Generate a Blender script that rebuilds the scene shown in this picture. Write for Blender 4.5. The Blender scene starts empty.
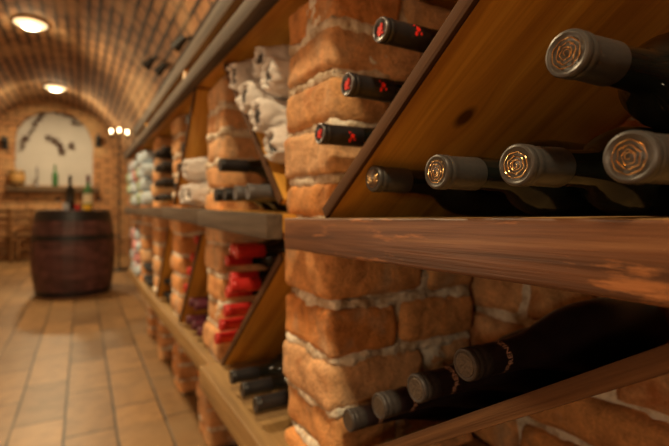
import bpy, bmesh, math, random
from mathutils import Vector, Matrix, noise
PI = math.pi
H = 0.92                      # eye height above the floor; heights "E" below are relative to the eye
R = random.Random(7)
sc = bpy.context.scene
COL = sc.collection

# ------------------------------------------------------------------ camera
cam = bpy.data.cameras.new('camera')
cam.lens = 24; cam.sensor_width = 36; cam.shift_y = -15/669; cam.clip_start = 0.01
cam.dof.use_dof = True; cam.dof.focus_distance = 0.33; cam.dof.aperture_fstop = 5.4
co = bpy.data.objects.new('camera', cam); COL.objects.link(co)
co.location = (0, 0, H); co.rotation_euler = (PI/2, 0, -math.radians(29.5))
sc.camera = co
# ------------------------------------------------------------------ world, exposure
w = bpy.data.worlds.new('world'); sc.world = w; w.use_nodes = True
w.node_tree.nodes['Background'].inputs[0].default_value = (1, .75, .5, 1)
w.node_tree.nodes['Background'].inputs[1].default_value = 0.05
sc.view_settings.view_transform = 'Standard'; sc.view_settings.look = 'None'
sc.view_settings.exposure = 0.06; sc.view_settings.gamma = 1.0
sc.view_settings.use_curve_mapping = False
LAMP_W = 60.0
FILL_W = 17.0  # power of the added fill lamps on the left wall
LAMP_COL = (1.0, .76, .43)

# ------------------------------------------------------------------ materials
def nodes(name):
    m = bpy.data.materials.new(name); m.use_nodes = True
    nt = m.node_tree; b = nt.nodes['Principled BSDF']
    return m, nt, b
def N(nt, t, **k):
    n = nt.nodes.new(t)
    for a, v in k.items():
        if a.startswith('i_'):
            key = a[2:]; key = int(key) if key.isdigit() else key.replace('_', ' ')
            n.inputs[key].default_value = v
        else: setattr(n, a, v)
    return n
def ramp(nt, fac, stops):
    r = nt.nodes.new('ShaderNodeValToRGB'); e = r.color_ramp.elements
    while len(e) < len(stops): e.new(.5)
    for i, (p, c) in enumerate(stops): e[i].position = p; e[i].color = (*c, 1)
    nt.links.new(fac, r.inputs[0]); return r.outputs[0]
def mixc(nt, f, a, b, mode='MIX'):
    n = nt.nodes.new('ShaderNodeMix'); n.data_type = 'RGBA'; n.blend_type = mode
    for s, v in ((0, f), (6, a), (7, b)):
        if hasattr(v, 'is_linked') or hasattr(v, 'links'): nt.links.new(v, n.inputs[s])
        elif isinstance(v, (int, float)): n.inputs[s].default_value = v
        else: n.inputs[s].default_value = (*v, 1)
    return n.outputs[2]
def bump(nt, b, h, s, d=.002):
    n = N(nt, 'ShaderNodeBump', i_Strength=s, i_Distance=d)
    nt.links.new(h, n.inputs['Height']); nt.links.new(n.outputs[0], b.inputs['Normal'])
def plain(name, c, rough=.5, metal=0., spec=.5, var=.12, sc_=60, bmp=0.0, coat=0.):
    m, nt, b = nodes(name)
    tc = N(nt, 'ShaderNodeTexCoord'); no = N(nt, 'ShaderNodeTexNoise', i_Scale=sc_, i_Detail=4.)
    nt.links.new(tc.outputs['Object'], no.inputs[0])
    lo = tuple(x*(1-var) for x in c); hi = tuple(min(1, x*(1+var)) for x in c)
    nt.links.new(ramp(nt, no.outputs[0], [(.3, lo), (.7, hi)]), b.inputs['Base Color'])
    b.inputs['Roughness'].default_value = rough; b.inputs['Metallic'].default_value = metal
    b.inputs['Specular IOR Level'].default_value = spec; b.inputs['Coat Weight'].default_value = coat
    if bmp: bump(nt, b, no.outputs[0], bmp)
    return m
def emis(name, c, s):
    m, nt, b = nodes(name)
    b.inputs['Base Color'].default_value = (*c, 1)
    b.inputs['Emission Color'].default_value = (*c, 1); b.inputs['Emission Strength'].default_value = s
    return m
def wood(name, dark, mid, light, rough=.5, grain=26., knot=None, patch=None, bmp=.25):
    """grain runs along local X"""
    m, nt, b = nodes(name); L = nt.links.new
    tc = N(nt, 'ShaderNodeTexCoord'); vec = tc.outputs['Object']
    if knot:
        sb = N(nt, 'ShaderNodeVectorMath', operation='SUBTRACT'); L(vec, sb.inputs[0]); sb.inputs[1].default_value = knot
        scl = N(nt, 'ShaderNodeVectorMath', operation='MULTIPLY'); L(sb.outputs[0], scl.inputs[0]); scl.inputs[1].default_value = (.7, 1, 0)
        ln = N(nt, 'ShaderNodeVectorMath', operation='LENGTH'); L(scl.outputs[0], ln.inputs[0])
        fall = N(nt, 'ShaderNodeMapRange', i_1=0.006, i_2=0.05, i_3=1., i_4=0.); fall.interpolation_type = 'SMOOTHERSTEP'; L(ln.outputs['Value'], fall.inputs[0])
        kn = N(nt, 'ShaderNodeMapRange', i_1=0.006, i_2=0.013, i_3=1., i_4=0.); L(ln.outputs['Value'], kn.inputs[0])
        push = N(nt, 'ShaderNodeVectorMath', operation='SCALE'); L(sb.outputs[0], push.inputs[0])
        ml = N(nt, 'ShaderNodeMath', operation='MULTIPLY', i_1=-.62); L(fall.outputs[0], ml.inputs[0]); L(ml.outputs[0], push.inputs['Scale'])
        ad = N(nt, 'ShaderNodeVectorMath', operation='ADD'); L(vec, ad.inputs[0]); L(push.outputs[0], ad.inputs[1]); vec2 = ad.outputs[0]
    else: vec2 = vec
    mp = N(nt, 'ShaderNodeMapping'); mp.inputs['Scale'].default_value = (1.6, grain, grain); L(vec2, mp.inputs[0])
    n1 = N(nt, 'ShaderNodeTexNoise', i_Scale=1.0, i_Detail=5., i_Roughness=.55, i_Distortion=.5); L(mp.outputs[0], n1.inputs[0])
    mp2 = N(nt, 'ShaderNodeMapping'); mp2.inputs['Scale'].default_value = (9, grain*9, grain*9); L(vec2, mp2.inputs[0])
    n2 = N(nt, 'ShaderNodeTexNoise', i_Scale=1.0, i_Detail=3.); L(mp2.outputs[0], n2.inputs[0])
    c = ramp(nt, n1.outputs[0], [(.30, dark), (.5, mid), (.68, light)])
    c2 = ramp(nt, n2.outputs[0], [(.3, (.72, .68, .62)), (.6, (1, 1, 1))])
    out = mixc(nt, .6, c, c2, 'MULTIPLY')
    if patch:
        mp3 = N(nt, 'ShaderNodeMapping'); mp3.inputs['Scale'].default_value = (7, 30, 42); L(vec, mp3.inputs[0])
        n3 = N(nt, 'ShaderNodeTexNoise', i_Scale=1.0, i_Detail=6., i_Roughness=.65); L(mp3.outputs[0], n3.inputs[0])
        f = N(nt, 'ShaderNodeMapRange', i_1=.56, i_2=.63); L(n3.outputs[0], f.inputs[0])
        out = mixc(nt, f.outputs[0], out, patch)
    if knot: out = mixc(nt, kn.outputs[0], out, tuple(x*.35 for x in dark))
    L(out, b.inputs['Base Color']); b.inputs['Specular IOR Level'].default_value = .35; b.inputs['Roughness'].default_value = rough
    bump(nt, b, n2.outputs[0], bmp, .001)
    return m
def brick_mat(name, pal, fine=1.0):
    """worn hand-made brick; per-brick tone comes from the 'tone' attribute"""
    m, nt, b = nodes(name); L = nt.links.new
    at = N(nt, 'ShaderNodeAttribute', attribute_name='tone')
    tc = N(nt, 'ShaderNodeTexCoord')
    c = ramp(nt, at.outputs['Fac'], [(i/(len(pal)-1), p) for i, p in enumerate(pal)])
    n1 = N(nt, 'ShaderNodeTexNoise', i_Scale=28.*fine, i_Detail=8., i_Roughness=.65); L(tc.outputs['Object'], n1.inputs[0])
    n2 = N(nt, 'ShaderNodeTexNoise', i_Scale=9.*fine, i_Detail=5., i_Roughness=.6); L(tc.outputs['Object'], n2.inputs[0])
    n3 = N(nt, 'ShaderNodeTexNoise', i_Scale=220.*fine, i_Detail=3.); L(tc.outputs['Object'], n3.inputs[0])
    c = mixc(nt, .75, c, ramp(nt, n1.outputs[0], [(.30, (.34, .26, .20)), (.47, (.90, .84, .78)), (.68, (1.35, 1.25, 1.12))]), 'MULTIPLY')
    f = N(nt, 'ShaderNodeMapRange', i_1=.53, i_2=.64, i_4=.65); L(n2.outputs[0], f.inputs[0])
    c = mixc(nt, f.outputs[0], c, (.50, .36, .24))
    f = N(nt, 'ShaderNodeMapRange', i_1=.40, i_2=.30, i_3=0., i_4=.75); L(n2.outputs[0], f.inputs[0])
    c = mixc(nt, f.outputs[0], c, (.46, .15, .045))
    c = mixc(nt, .35, c, ramp(nt, n3.outputs[0], [(.35, (.5, .45, .4)), (.6, (1.1, 1.1, 1.1))]), 'MULTIPLY')
    L(c, b.inputs['Base Color']); b.inputs['Roughness'].default_value = .88; b.inputs['Specular IOR Level'].default_value = .25
    ad = N(nt, 'ShaderNodeMath', operation='MULTIPLY_ADD', i_1=.35); L(n3.outputs[0], ad.inputs[0]); L(n1.outputs[0], ad.inputs[2])
    bump(nt, b, ad.outputs[0], 1., .006)
    return m
def mortar_mat(name):
    m, nt, b = nodes(name); L = nt.links.new
    tc = N(nt, 'ShaderNodeTexCoord')
    n1 = N(nt, 'ShaderNodeTexNoise', i_Scale=22., i_Detail=6., i_Roughness=.7); L(tc.outputs['Object'], n1.inputs[0])
    n3 = N(nt, 'ShaderNodeTexNoise', i_Scale=160., i_Detail=4.); L(tc.outputs['Object'], n3.inputs[0])
    c = ramp(nt, n1.outputs[0], [(.34, (.34, .22, .13)), (.45, (.52, .41, .29)), (.55, (.82, .75, .63))])
    L(c, b.inputs['Base Color']); b.inputs['Roughness'].default_value = .95; b.inputs['Specular IOR Level'].default_value = .15
    bump(nt, b, n3.outputs[0], .9, .004)
    return m
def uvbrick(name, c1, c2, mo, bw, rh, ms, off=.5, bmp=.6, rough=.85, tint=None, dist=.006):
    m, nt, b = nodes(name); L = nt.links.new
    tc = N(nt, 'ShaderNodeTexCoord')
    nw = N(nt, 'ShaderNodeTexNoise', i_Scale=7., i_Detail=3.); L(tc.outputs['UV'], nw.inputs[0])
    mu = N(nt, 'ShaderNodeVectorMath', operation='SCALE'); L(nw.outputs['Color'], mu.inputs[0]); mu.inputs['Scale'].default_value = dist
    ad = N(nt, 'ShaderNodeVectorMath', operation='ADD'); L(tc.outputs['UV'], ad.inputs[0]); L(mu.outputs[0], ad.inputs[1])
    br = N(nt, 'ShaderNodeTexBrick', offset=off, i_Scale=1., i_Mortar_Size=ms, i_Mortar_Smooth=.3, i_Bias=0., i_Brick_Width=bw, i_Row_Height=rh)
    br.inputs['Color1'].default_value = (*c1, 1); br.inputs['Color2'].default_value = (*c2, 1); br.inputs['Mortar'].default_value = (*mo, 1)
    L(ad.outputs[0], br.inputs[0])
    n1 = N(nt, 'ShaderNodeTexNoise', i_Scale=12., i_Detail=6., i_Roughness=.6); L(tc.outputs['UV'], n1.inputs[0])
    n2 = N(nt, 'ShaderNodeTexNoise', i_Scale=1.7, i_Detail=4.); L(tc.outputs['UV'], n2.inputs[0])
    c = mixc(nt, .7, br.outputs[0], ramp(nt, n1.outputs[0], [(.3, (.55, .5, .45)), (.6, (1.1, 1.1, 1.1))]), 'MULTIPLY')
    if tint:
        f = N(nt, 'ShaderNodeMapRange', i_1=.5, i_2=.68, i_4=.6); L(n2.outputs[0], f.inputs[0]); c = mixc(nt, f.outputs[0], c, tint)
    L(c, b.inputs['Base Color']); b.inputs['Roughness'].default_value = rough
    iv = N(nt, 'ShaderNodeMath', operation='MULTIPLY_ADD', i_1=-1., i_2=1.); L(br.outputs['Fac'], iv.inputs[0])
    a2 = N(nt, 'ShaderNodeMath', operation='MULTIPLY_ADD', i_1=.3); L(n1.outputs[0], a2.inputs[0]); L(iv.outputs[0], a2.inputs[2])
    bump(nt, b, a2.outputs[0], bmp, .01)
    return m

M = {}
M['board'] = wood('yellow_pine', (.42, .18, .022), (.62, .31, .045), (.76, .43, .08), .45)
M['board_knot'] = wood('yellow_pine_with_knot', (.34, .13, .014), (.62, .30, .042), (.82, .46, .085), .36, knot=(.184, .085, 0))
M['sill'] = wood('bleached_pine', (.19, .105, .036), (.31, .185, .068), (.41, .265, .11), .6)
M['rail'] = wood('weathered_rail', (.05, .034, .023), (.10, .070, .048), (.16, .12, .085), .7)
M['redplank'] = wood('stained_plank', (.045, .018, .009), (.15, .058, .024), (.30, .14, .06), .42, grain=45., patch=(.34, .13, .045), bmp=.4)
M['edge'] = wood('board_edge', (.045, .018, .007), (.10, .045, .018), (.18, .085, .034), .8, grain=60., bmp=.6)
M['edge'].node_tree.nodes['Principled BSDF'].inputs['Specular IOR Level'].default_value = .2
M['brick'] = brick_mat('old_brick', [(.66, .29, .09), (.72, .38, .16), (.72, .46, .26), (.68, .33, .12), (.60, .38, .20)])
M['mortar'] = mortar_mat('lime_mortar')
M['vault'] = uvbrick('vault_brick', (.42, .22, .095), (.28, .135, .055), (.035, .018, .010), .29, .105, .020, tint=(.55, .36, .19), bmp=1.)
M['wall'] = uvbrick('wall_brick', (.47, .23, .09), (.34, .16, .065), (.10, .06, .03), .29, .10, .016, tint=(.50, .32, .15))
M['floor'] = uvbrick('terracotta_tiles', (.29, .16, .062), (.15, .080, .030), (.018, .010, .006), .49, .19, .006, off=.42, bmp=.25, rough=.42, tint=(.22, .14, .07), dist=.008)
M['plaster'] = plain('white_plaster', (.42, .40, .375), .9, var=.06, sc_=3)
M['glass'] = plain('dark_bottle_glass', (.006, .007, .006), .10, spec=.5, var=.3)
M['glass_sheen'] = plain('dusty_dark_glass', (.022, .013, .014), .32, var=.3)
M['silver'] = plain('silver_capsule', (.095, .09, .088), .38, metal=.65, var=.08, sc_=300, bmp=.05)
M['greycap'] = plain('grey_capsule', (.12, .115, .12), .5, metal=.4, var=.1, sc_=200)
M['gold'] = plain('raised_gold_lines', (.80, .50, .20), .22, metal=1., var=.15)
M['blackcap'] = plain('black_capsule', (.013, .012, .014), .38, var=.2)
M['rim'] = plain('grey_rim', (.20, .19, .20), .4, metal=.5)
M['browncap'] = plain('brown_grey_capsule', (.055, .046, .044), .5, metal=.3, var=.25, sc_=220, bmp=.15)
M['browndisc'] = plain('brown_disc', (.085, .064, .048), .5, metal=.5, var=.4, sc_=400, bmp=.5)
M['red'] = plain('red_print', (.75, .025, .018), .4, var=.1)
M['redcap'] = plain('red_capsule', (.52, .022, .018), .33, metal=.25, var=.15, coat=.3)
M['purple'] = plain('purple_capsule', (.10, .018, .035), .35, metal=.2, var=.3)
M['pink'] = plain('pink_print', (.85, .48, .34), .5)
M['paper'] = plain('white_tissue', (.68, .64, .61), .85, var=.16, sc_=18, bmp=.5)
M['bluepaper'] = plain('pale_blue_tissue', (.42, .50, .56), .8, var=.2, sc_=22, bmp=.4)
M['pinkpaper'] = plain('pink_tissue', (.58, .24, .24), .8, var=.35, sc_=22, bmp=.4)
M['greenpaper'] = plain('pale_green_tissue', (.36, .46, .30), .8, var=.2, sc_=22, bmp=.4)
M['stave'] = wood('dark_stained_oak', (.032, .013, .013), (.072, .028, .028), (.12, .048, .046), .45, grain=14.)
M['hoop'] = plain('black_hoop', (.018, .016, .018), .45, metal=.5)
M['iron'] = plain('wrought_iron', (.015, .013, .012), .5, metal=.4)
M['bulb'] = emis('bulb_glow', (1, .78, .45), 14)
M['lampglass'] = emis('lamp_glow', (1, .80, .46), 1.5)
M['lampcore'] = emis('lamp_core_glow', (1, .92, .75), 8)
M['brass'] = plain('brass', (.65, .42, .16), .3, metal=1.)
M['chair'] = wood('chair_wood', (.10, .045, .015), (.17, .08, .03), (.24, .12, .05), .5)
M['clear'] = plain('thin_glass', (.9, .9, .9), .03)
M['clear'].node_tree.nodes['Principled BSDF'].inputs['Transmission Weight'].default_value = 1.
M['clear'].node_tree.nodes['Principled BSDF'].inputs['IOR'].default_value = 1.12
M['wine'] = plain('red_wine', (.05, .004, .006), .1)
M['green'] = plain('green_glass', (.04, .13, .045), .2)
M['label'] = plain('cream_label', (.62, .56, .42), .7)
M['yellow'] = plain('yellow_wax', (.75, .45, .03), .5)
M['ochre'] = plain('ochre_wood', (.35, .19, .05), .6)
M['vine'] = plain('dried_vine', (.055, .025, .018), .8)
M['skyblue'] = plain('pale_blue_ceramic', (.40, .46, .52), .4)

# ------------------------------------------------------------------ helpers
def link(name, me, mat=None, parent=None, mats=None, smooth=False):
    o = bpy.data.objects.new(name, me); COL.objects.link(o)
    for m in (mats or ([mat] if mat else [])):
        me.materials.append(M[m] if isinstance(m, str) else m)
    if parent: o.parent = parent
    if smooth:
        for p in me.polygons: p.use_smooth = True
    return o
def mesh(verts, faces, name='m', mi=None, tone=None):
    me = bpy.data.meshes.new(name); me.from_pydata([tuple(v) for v in verts], [], faces); me.update()
    if mi:
        for p, i in zip(me.polygons, mi): p.material_index = i
    if tone:
        a = me.attributes.new('tone', 'FLOAT', 'POINT'); a.data.foreach_set('value', tone)
    return me
def tag(o, label=None, cat=None, group=None, kind=None):
    for k, v in (('label', label), ('category', cat), ('group', group), ('kind', kind)):
        if v: o[k] = v
    return o
def empty(name, loc, label, cat, group=None):
    o = bpy.data.objects.new(name, None); COL.objects.link(o); o.location = loc; o.empty_display_size = .05
    return tag(o, label, cat, group)
def clone(root, loc, label, group=None, roll=0., yaw=0., mats=None):
    def cp(o, par):
        c = o.copy(); COL.objects.link(c)
        if par: c.parent = par
        for ch in o.children: cp(ch, c)
        return c
    r = cp(root, None); r.location = loc; r.rotation_euler = (roll, 0, yaw); r['label'] = label
    if group: r['group'] = group
    elif 'group' in r: del r['group']
    return r
class MB:
    def __init__(s): s.v = []; s.f = []; s.mi = []
    def add(s, v, f, mi=0):
        n = len(s.v); s.v += [Vector(x) for x in v]; s.f += [tuple(i+n for i in q) for q in f]; s.mi += [mi]*len(f)
    def box(s, x0, x1, y0, y1, z0, z1, mi=0, bev=0.):
        bm = bmesh.new(); bmesh.ops.create_cube(bm, size=1)
        for v in bm.verts: v.co = Vector(((x0+x1)/2+v.co.x*(x1-x0), (y0+y1)/2+v.co.y*(y1-y0), (z0+z1)/2+v.co.z*(z1-z0)))
        if bev: bmesh.ops.bevel(bm, geom=bm.edges[:], offset=bev, segments=2, affect='EDGES', profile=.6)
        bm.verts.index_update(); s.add([v.co.copy() for v in bm.verts], [tuple(v.index for v in f.verts) for f in bm.faces], mi); bm.free()
    def lathe(s, prof, axis='x', seg=32, c=(0, 0, 0), mi=0, fn=None):
        """prof: (along, radius); ends closed"""
        v = []; f = []; n = len(prof)
        for (a, r) in prof:
            for k in range(seg):
                t = 2*PI*k/seg; p = (a, r*math.cos(t), r*math.sin(t))
                if axis == 'z': p = (r*math.cos(t), r*math.sin(t), a)
                p = Vector(p)
                if fn: p = fn(p, a, t)
                v.append(p+Vector(c))
        for i in range(n-1):
            for k in range(seg):
                k2 = (k+1) % seg
                q = (i*seg+k, i*seg+k2, (i+1)*seg+k2, (i+1)*seg+k)
                f.append(q if axis == 'x' else q)
        f.append(tuple(range(seg))[::-1]); f.append(tuple((n-1)*seg+k for k in range(seg)))
        if axis == 'x': f = [q[::-1] for q in f]
        s.add(v, f, mi)
    def tube(s, pts, r, seg=8, closed=False, mi=0):
        pts = [Vector(p) for p in pts]; n = len(pts); v = []; f = []
        for i, p in enumerate(pts):
            a = pts[(i-1) % n] if (closed or i > 0) else p; b = pts[(i+1) % n] if (closed or i < n-1) else p
            d = (b-a).normalized(); u = d.cross(Vector((.123, .456, .88))).normalized(); w2 = d.cross(u)
            rr = r[i] if isinstance(r, (list, tuple)) else r
            for k in range(seg):
                t = 2*PI*k/seg; v.append(p+u*math.cos(t)*rr+w2*math.sin(t)*rr)
        for i in range(n if closed else n-1):
            j = (i+1) % n
            for k in range(seg):
                k2 = (k+1) % seg; f.append((i*seg+k, i*seg+k2, j*seg+k2, j*seg+k))
        if not closed: f += [tuple(range(seg))[::-1], tuple((n-1)*seg+k for k in range(seg))]
        s.add(v, f, mi)
    def build(s, name, mats, parent=None, smooth=True, tone=None, sharp=True):
        me = mesh(s.v, s.f, name, s.mi, tone)
        o = link(name, me, None, parent, mats if isinstance(mats, list) else [mats])
        if smooth:
            for p in me.polygons: p.use_smooth = True
            if sharp: me.set_sharp_from_angle(angle=math.radians(38))
        return o
def Y_of(u, v, X):            # used once while laying out: aisle-plane point behind an image point
    d = 512*X/(u-82); return ((d-.492*X)/.87, -(v-208)*d/446)

# ------------------------------------------------------------------ rough masonry
def nz(p, s, o=0.): return noise.noise(Vector(p)*s+Vector((o, o*1.7, o*.3)))
def rough_box(x0, x1, y0, y1, z0, z1, cell, rnd, amp, seed, fine=1.0):
    """grid box, corners rounded by rnd, surface pushed by noise"""
    L = (x1-x0, y1-y0, z1-z0); n = [max(2, int(round(l/cell))) for l in L]
    idx = {}; V = []; F = []
    c = Vector(((x0+x1)/2, (y0+y1)/2, (z0+z1)/2)); h = Vector(L)/2
    def vert(i, j, k):
        key = (i, j, k)
        if key in idx: return idx[key]
        p = Vector(((i/n[0]-.5)*L[0], (j/n[1]-.5)*L[1], (k/n[2]-.5)*L[2]))
        r = min(rnd, h.x*.95, h.y*.95, h.z*.95)
        q = Vector([max(-h[a]+r, min(h[a]-r, p[a])) for a in range(3)])
        d = p-q
        if d.length > 1e-7: d = d.normalized()*min(d.length, r) if d.length > r else d
        nrm = d.normalized() if d.length > 1e-6 else p.normalized()
        pw = q+d+c
        a = nz(pw, 16, seed)*amp*1.3+nz(pw, 45*fine, seed+3)*amp*.7+nz(pw, 120*fine, seed+9)*amp*.3
        pw = pw+nrm*a
        idx[key] = len(V); V.append(pw); return idx[key]
    for (a, b, cc) in ((0, 1, 2), (1, 2, 0), (2, 0, 1)):
        for side in (0, n[cc]):
            for i in range(n[a]):
                for j in range(n[b]):
                    q = []
                    for (di, dj) in ((0, 0), (1, 0), (1, 1), (0, 1)):
                        k = [0, 0, 0]; k[a] = i+di; k[b] = j+dj; k[cc] = side; q.append(vert(*k))
                    F.append(tuple(q) if side else tuple(q[::-1]))
    return V, F
def masonry(name, bricks, mortars, cell, seed, rnd=.012, amp=.0035):
    V = []; F = []; MI = []; T = []; rr = random.Random(seed)
    for n_, b in enumerate(bricks):
        v, f = rough_box(*b, cell, rnd*rr.uniform(.7, 1.4), amp, seed*3.1+n_*5.3)
        k = len(V); V += v; F += [tuple(i+k for i in q) for q in f]; MI += [0]*len(f); T += [rr.random()]*len(v)
    for n_, b in enumerate(mortars):
        v, f = rough_box(*b, cell*.9, .006, amp*2.2, seed*7.7+n_*2.1, 1.6)
        k = len(V); V += v; F += [tuple(i+k for i in q) for q in f]; MI += [1]*len(f); T += [0.5]*len(v)
    me = mesh(V, F, name, MI, T); o = link(name, me, None, None, ['brick', 'mortar'])
    for p in me.polygons: p.use_smooth = True
    return o
def pier(label, y0, y1, joints, cell, seed, x0=.31, x1=.60):
    rr = random.Random(seed); bricks = []
    for i in range(len(joints)-1):
        za, zb = joints[i]+H+.005, joints[i+1]+H-.005
        jx = rr.uniform(-.007, .007); jy = rr.uniform(-.004, .004)
        xf = x0 if joints[i] > -.475 else x0+.10
        s = xf+(.125 if i % 2 else .175)+rr.uniform(-.01, .01)
        tz = rr.uniform(-.003, .003)
        bricks.append((xf+jx, s-.005, y0+jy, y1+jy+rr.uniform(-.004, .004), za+tz, zb+tz))
        bricks.append((s+.006, x1, y0+jy+rr.uniform(-.006, .006), y1, za, zb))
    mort = [(x0+.112, x1-.004, y0+.009, y1-.009, joints[0]+H+.003, -.46+H), (x0+.012, x1-.004, y0+.009, y1-.009, -.465+H, joints[-1]+H-.003)]
    for i in range(1, len(joints)-1):      # smeared bed joints that bulge between the bricks
        z = joints[i]+H
        mort.append((x0+.004+(.10 if joints[i] < -.475 else 0), x1-.01, y0+.003, y1-.003, z-.009, z+.009))
    o = masonry('brick_pier', bricks, mort, cell, seed)
    return tag(o, label, 'brick pier', 'brick piers carrying the wine shelves')
def courses(z0, z1, rr, pitch=.075):
    n = max(1, round((z1-z0)/pitch)); return [z0+(z1-z0)*i/n+(rr.uniform(-.005, .005) if 0 < i < n else 0) for i in range(n+1)]

# ------------------------------------------------------------------ room shell
VX, VZ, VA, VB = -.45, .45, 1.25, 1.55       # vault centre x, springing (eye-relative), half width, rise
Y0, Y1 = -2.6, 9.85
def uvplane(name, P, UV, F, mat, parent=None):
    me = mesh(P, F, name); uv = me.uv_layers.new(name='UVMap')
    for l in me.loops: uv.data[l.index].uv = UV[l.vertex_index]
    o = link(name, me, mat, parent, smooth=True); return o
def strip(name, prof, ya, yb, mat, flip=False, ny=2):
    P = []; UV = []; F = []; s = 0; n = len(prof)
    for i, (x, z) in enumerate(prof):
        if i: s += math.dist(prof[i], prof[i-1])
        for j in range(ny): y = ya+(yb-ya)*j/(ny-1); P.append((x, y, z)); UV.append((y, s))
    for i in range(n-1):
        for j in range(ny-1):
            q = (i*ny+j, i*ny+j+1, (i+1)*ny+j+1, (i+1)*ny+j); F.append(q[::-1] if flip else q)
    return uvplane(name, P, UV, F, mat)
varc = [(VX+VA*math.cos(PI*k/40), H+VZ+VB*math.sin(PI*k/40)) for k in range(41)]
tag(strip('ceiling', varc, Y0, Y1, 'vault'), kind='structure')
fl = mesh([(VX-VA, Y0, 0), (VX+VA, Y0, 0), (VX+VA, Y1, 0), (VX-VA, Y1, 0)], [(0, 1, 2, 3)], 'floor')
uv = fl.uv_layers.new(name='UVMap')
for l in fl.loops:
    p = fl.vertices[l.vertex_index].co; uv.data[l.index].uv = (p.y-.33, p.x+.061+.19*20)
tag(link('floor', fl, 'floor'), kind='structure')
tag(strip('wall_left', [(VX-VA, 0), (VX-VA, H+VZ)], Y0, Y1, 'wall', True), kind='structure')
tag(strip('wall_right', [(VX+VA, 0), (VX+VA, H+VZ)], Y0, Y1, 'wall'), kind='structure')
def endwall(name, y, hole=None, flip=False):
    top = [(x, z) for x, z in varc][::-1]
    if not hole:
        pts = [(VX-VA, 0)]+top+[(VX+VA, 0)]; P = [(x, y, z) for x, z in pts]
        f = tuple(range(len(P)))
        return tag(uvplane(name, P, [(p[0]+9, p[2]) for p in P], [f if flip else f[::-1]], 'wall'), kind='structure')
    # arched opening: ring of quads between the hole outline and the outer outline, sampled by angle
    hx, hz, hw, hb, ht = hole                   # centre x, springing z, half width, sill z, arch rise
    cx, cz = hx, (hb+hz)/2+.2; P = []; UV = []; F = []; n = 160
    outer = [(VX-VA, 0)]+top+[(VX+VA, 0)]
    inner = [(hx-hw, hb)]+[(hx-hw*math.cos(PI*k/24), hz+ht*math.sin(PI*k/24)) for k in range(25)]+[(hx+hw, hb)]
    def hit(poly, a):
        dx, dz = math.cos(a), math.sin(a); best = None
        for i in range(len(poly)):
            (ax, az), (bx, bz) = poly[i], poly[(i+1) % len(poly)]
            ex, ez = bx-ax, bz-az; den = dx*ez-dz*ex
            if abs(den) < 1e-9: continue
            t = ((ax-cx)*ez-(az-cz)*ex)/den; u = ((ax-cx)*dz-(az-cz)*dx)/den
            if t > 0 and -1e-6 <= u <= 1+1e-6 and (best is None or t < best): best = t
        return (cx+dx*best, cz+dz*best)
    angs = [2*PI*k/n for k in range(n)]+[math.atan2(z-cz, x-cx) % (2*PI) for x, z in (outer[0], outer[-1], inner[0], inner[-1])]
    angs = sorted(angs); n = len(angs)
    for a in angs:
        o_ = hit(outer, a); i_ = hit(inner, a)
        if i_[1] > hb+.3:                       # ragged broken brick edge round the arch
            g = .035*nz((i_[0]*7, i_[1]*7, 1), 1.3)+.03*nz((i_[0]*22, i_[1]*22, 4), 1)
            i_ = (i_[0]-(i_[0]-cx)*g, i_[1]-(i_[1]-cz)*g)
        for (x, z), yy in ((o_, y), (i_, y), (i_, y+.16)): P.append((x, yy, z)); UV.append((x+9+(yy-y), z))
    for k in range(n):
        j = (k+1) % n
        F.append((3*k, 3*k+1, 3*j+1, 3*j)); F.append((3*k+1, 3*k+2, 3*j+2, 3*j+1))
    o = uvplane(name, P, UV, F, 'wall')
    for p in o.data.polygons: p.use_smooth = False
    return tag(o, kind='structure')
NX0, NX1, NB, NS = -1.06, .18, .42, 1.20
endwall('wall_far', Y1, ((NX0+NX1)/2, H+NS, (NX1-NX0)/2, H+NB, .62))
tag(link('trim_1', mesh([(NX0-.2, Y1+.16, H+NB-.1), (NX1+.2, Y1+.16, H+NB-.1), (NX1+.2, Y1+.16, H+2.1), (NX0-.2, Y1+.16, H+2.1)], [(0, 1, 2, 3)]), 'plaster'), kind='structure')
endwall('wall_near', Y0, None, True)
b = MB(); b.box(NX0-.12, NX1+.10, Y1-.14, Y1-.002, H+NB-.12, H+NB-.02, bev=.01)
tag(b.build('trim_2', ['wall']), kind='structure')

# wall of rough bricks behind the rack
rr = random.Random(5); bl = []
z = .28
row = 0
while z < 1.36:
    y = -.26-(row % 2)*.13
    while y < 1.25:
        l = rr.uniform(.20, .27) if rr.random() < .6 else rr.uniform(.11, .14)
        bl.append((.612+rr.uniform(-.005, .004), .70, y, y+l-.012, z, z+.064)); y += l
    z += .077; row += 1
o = masonry('wall_behind_rack', bl, [(.630, .70, -.3, 1.3, .25, 1.40)], .014, 11, rnd=.012, amp=.004)
tag(o, kind='structure')
o = strip('wall_rack', [(.622, 0), (.622, H+.5)], 1.25, 3.6, 'wall'); tag(o, kind='structure')
o = strip('wall_rack', [(.622, 0), (.622, .26)], -.3, 1.25, 'wall'); tag(o, kind='structure')

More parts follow.
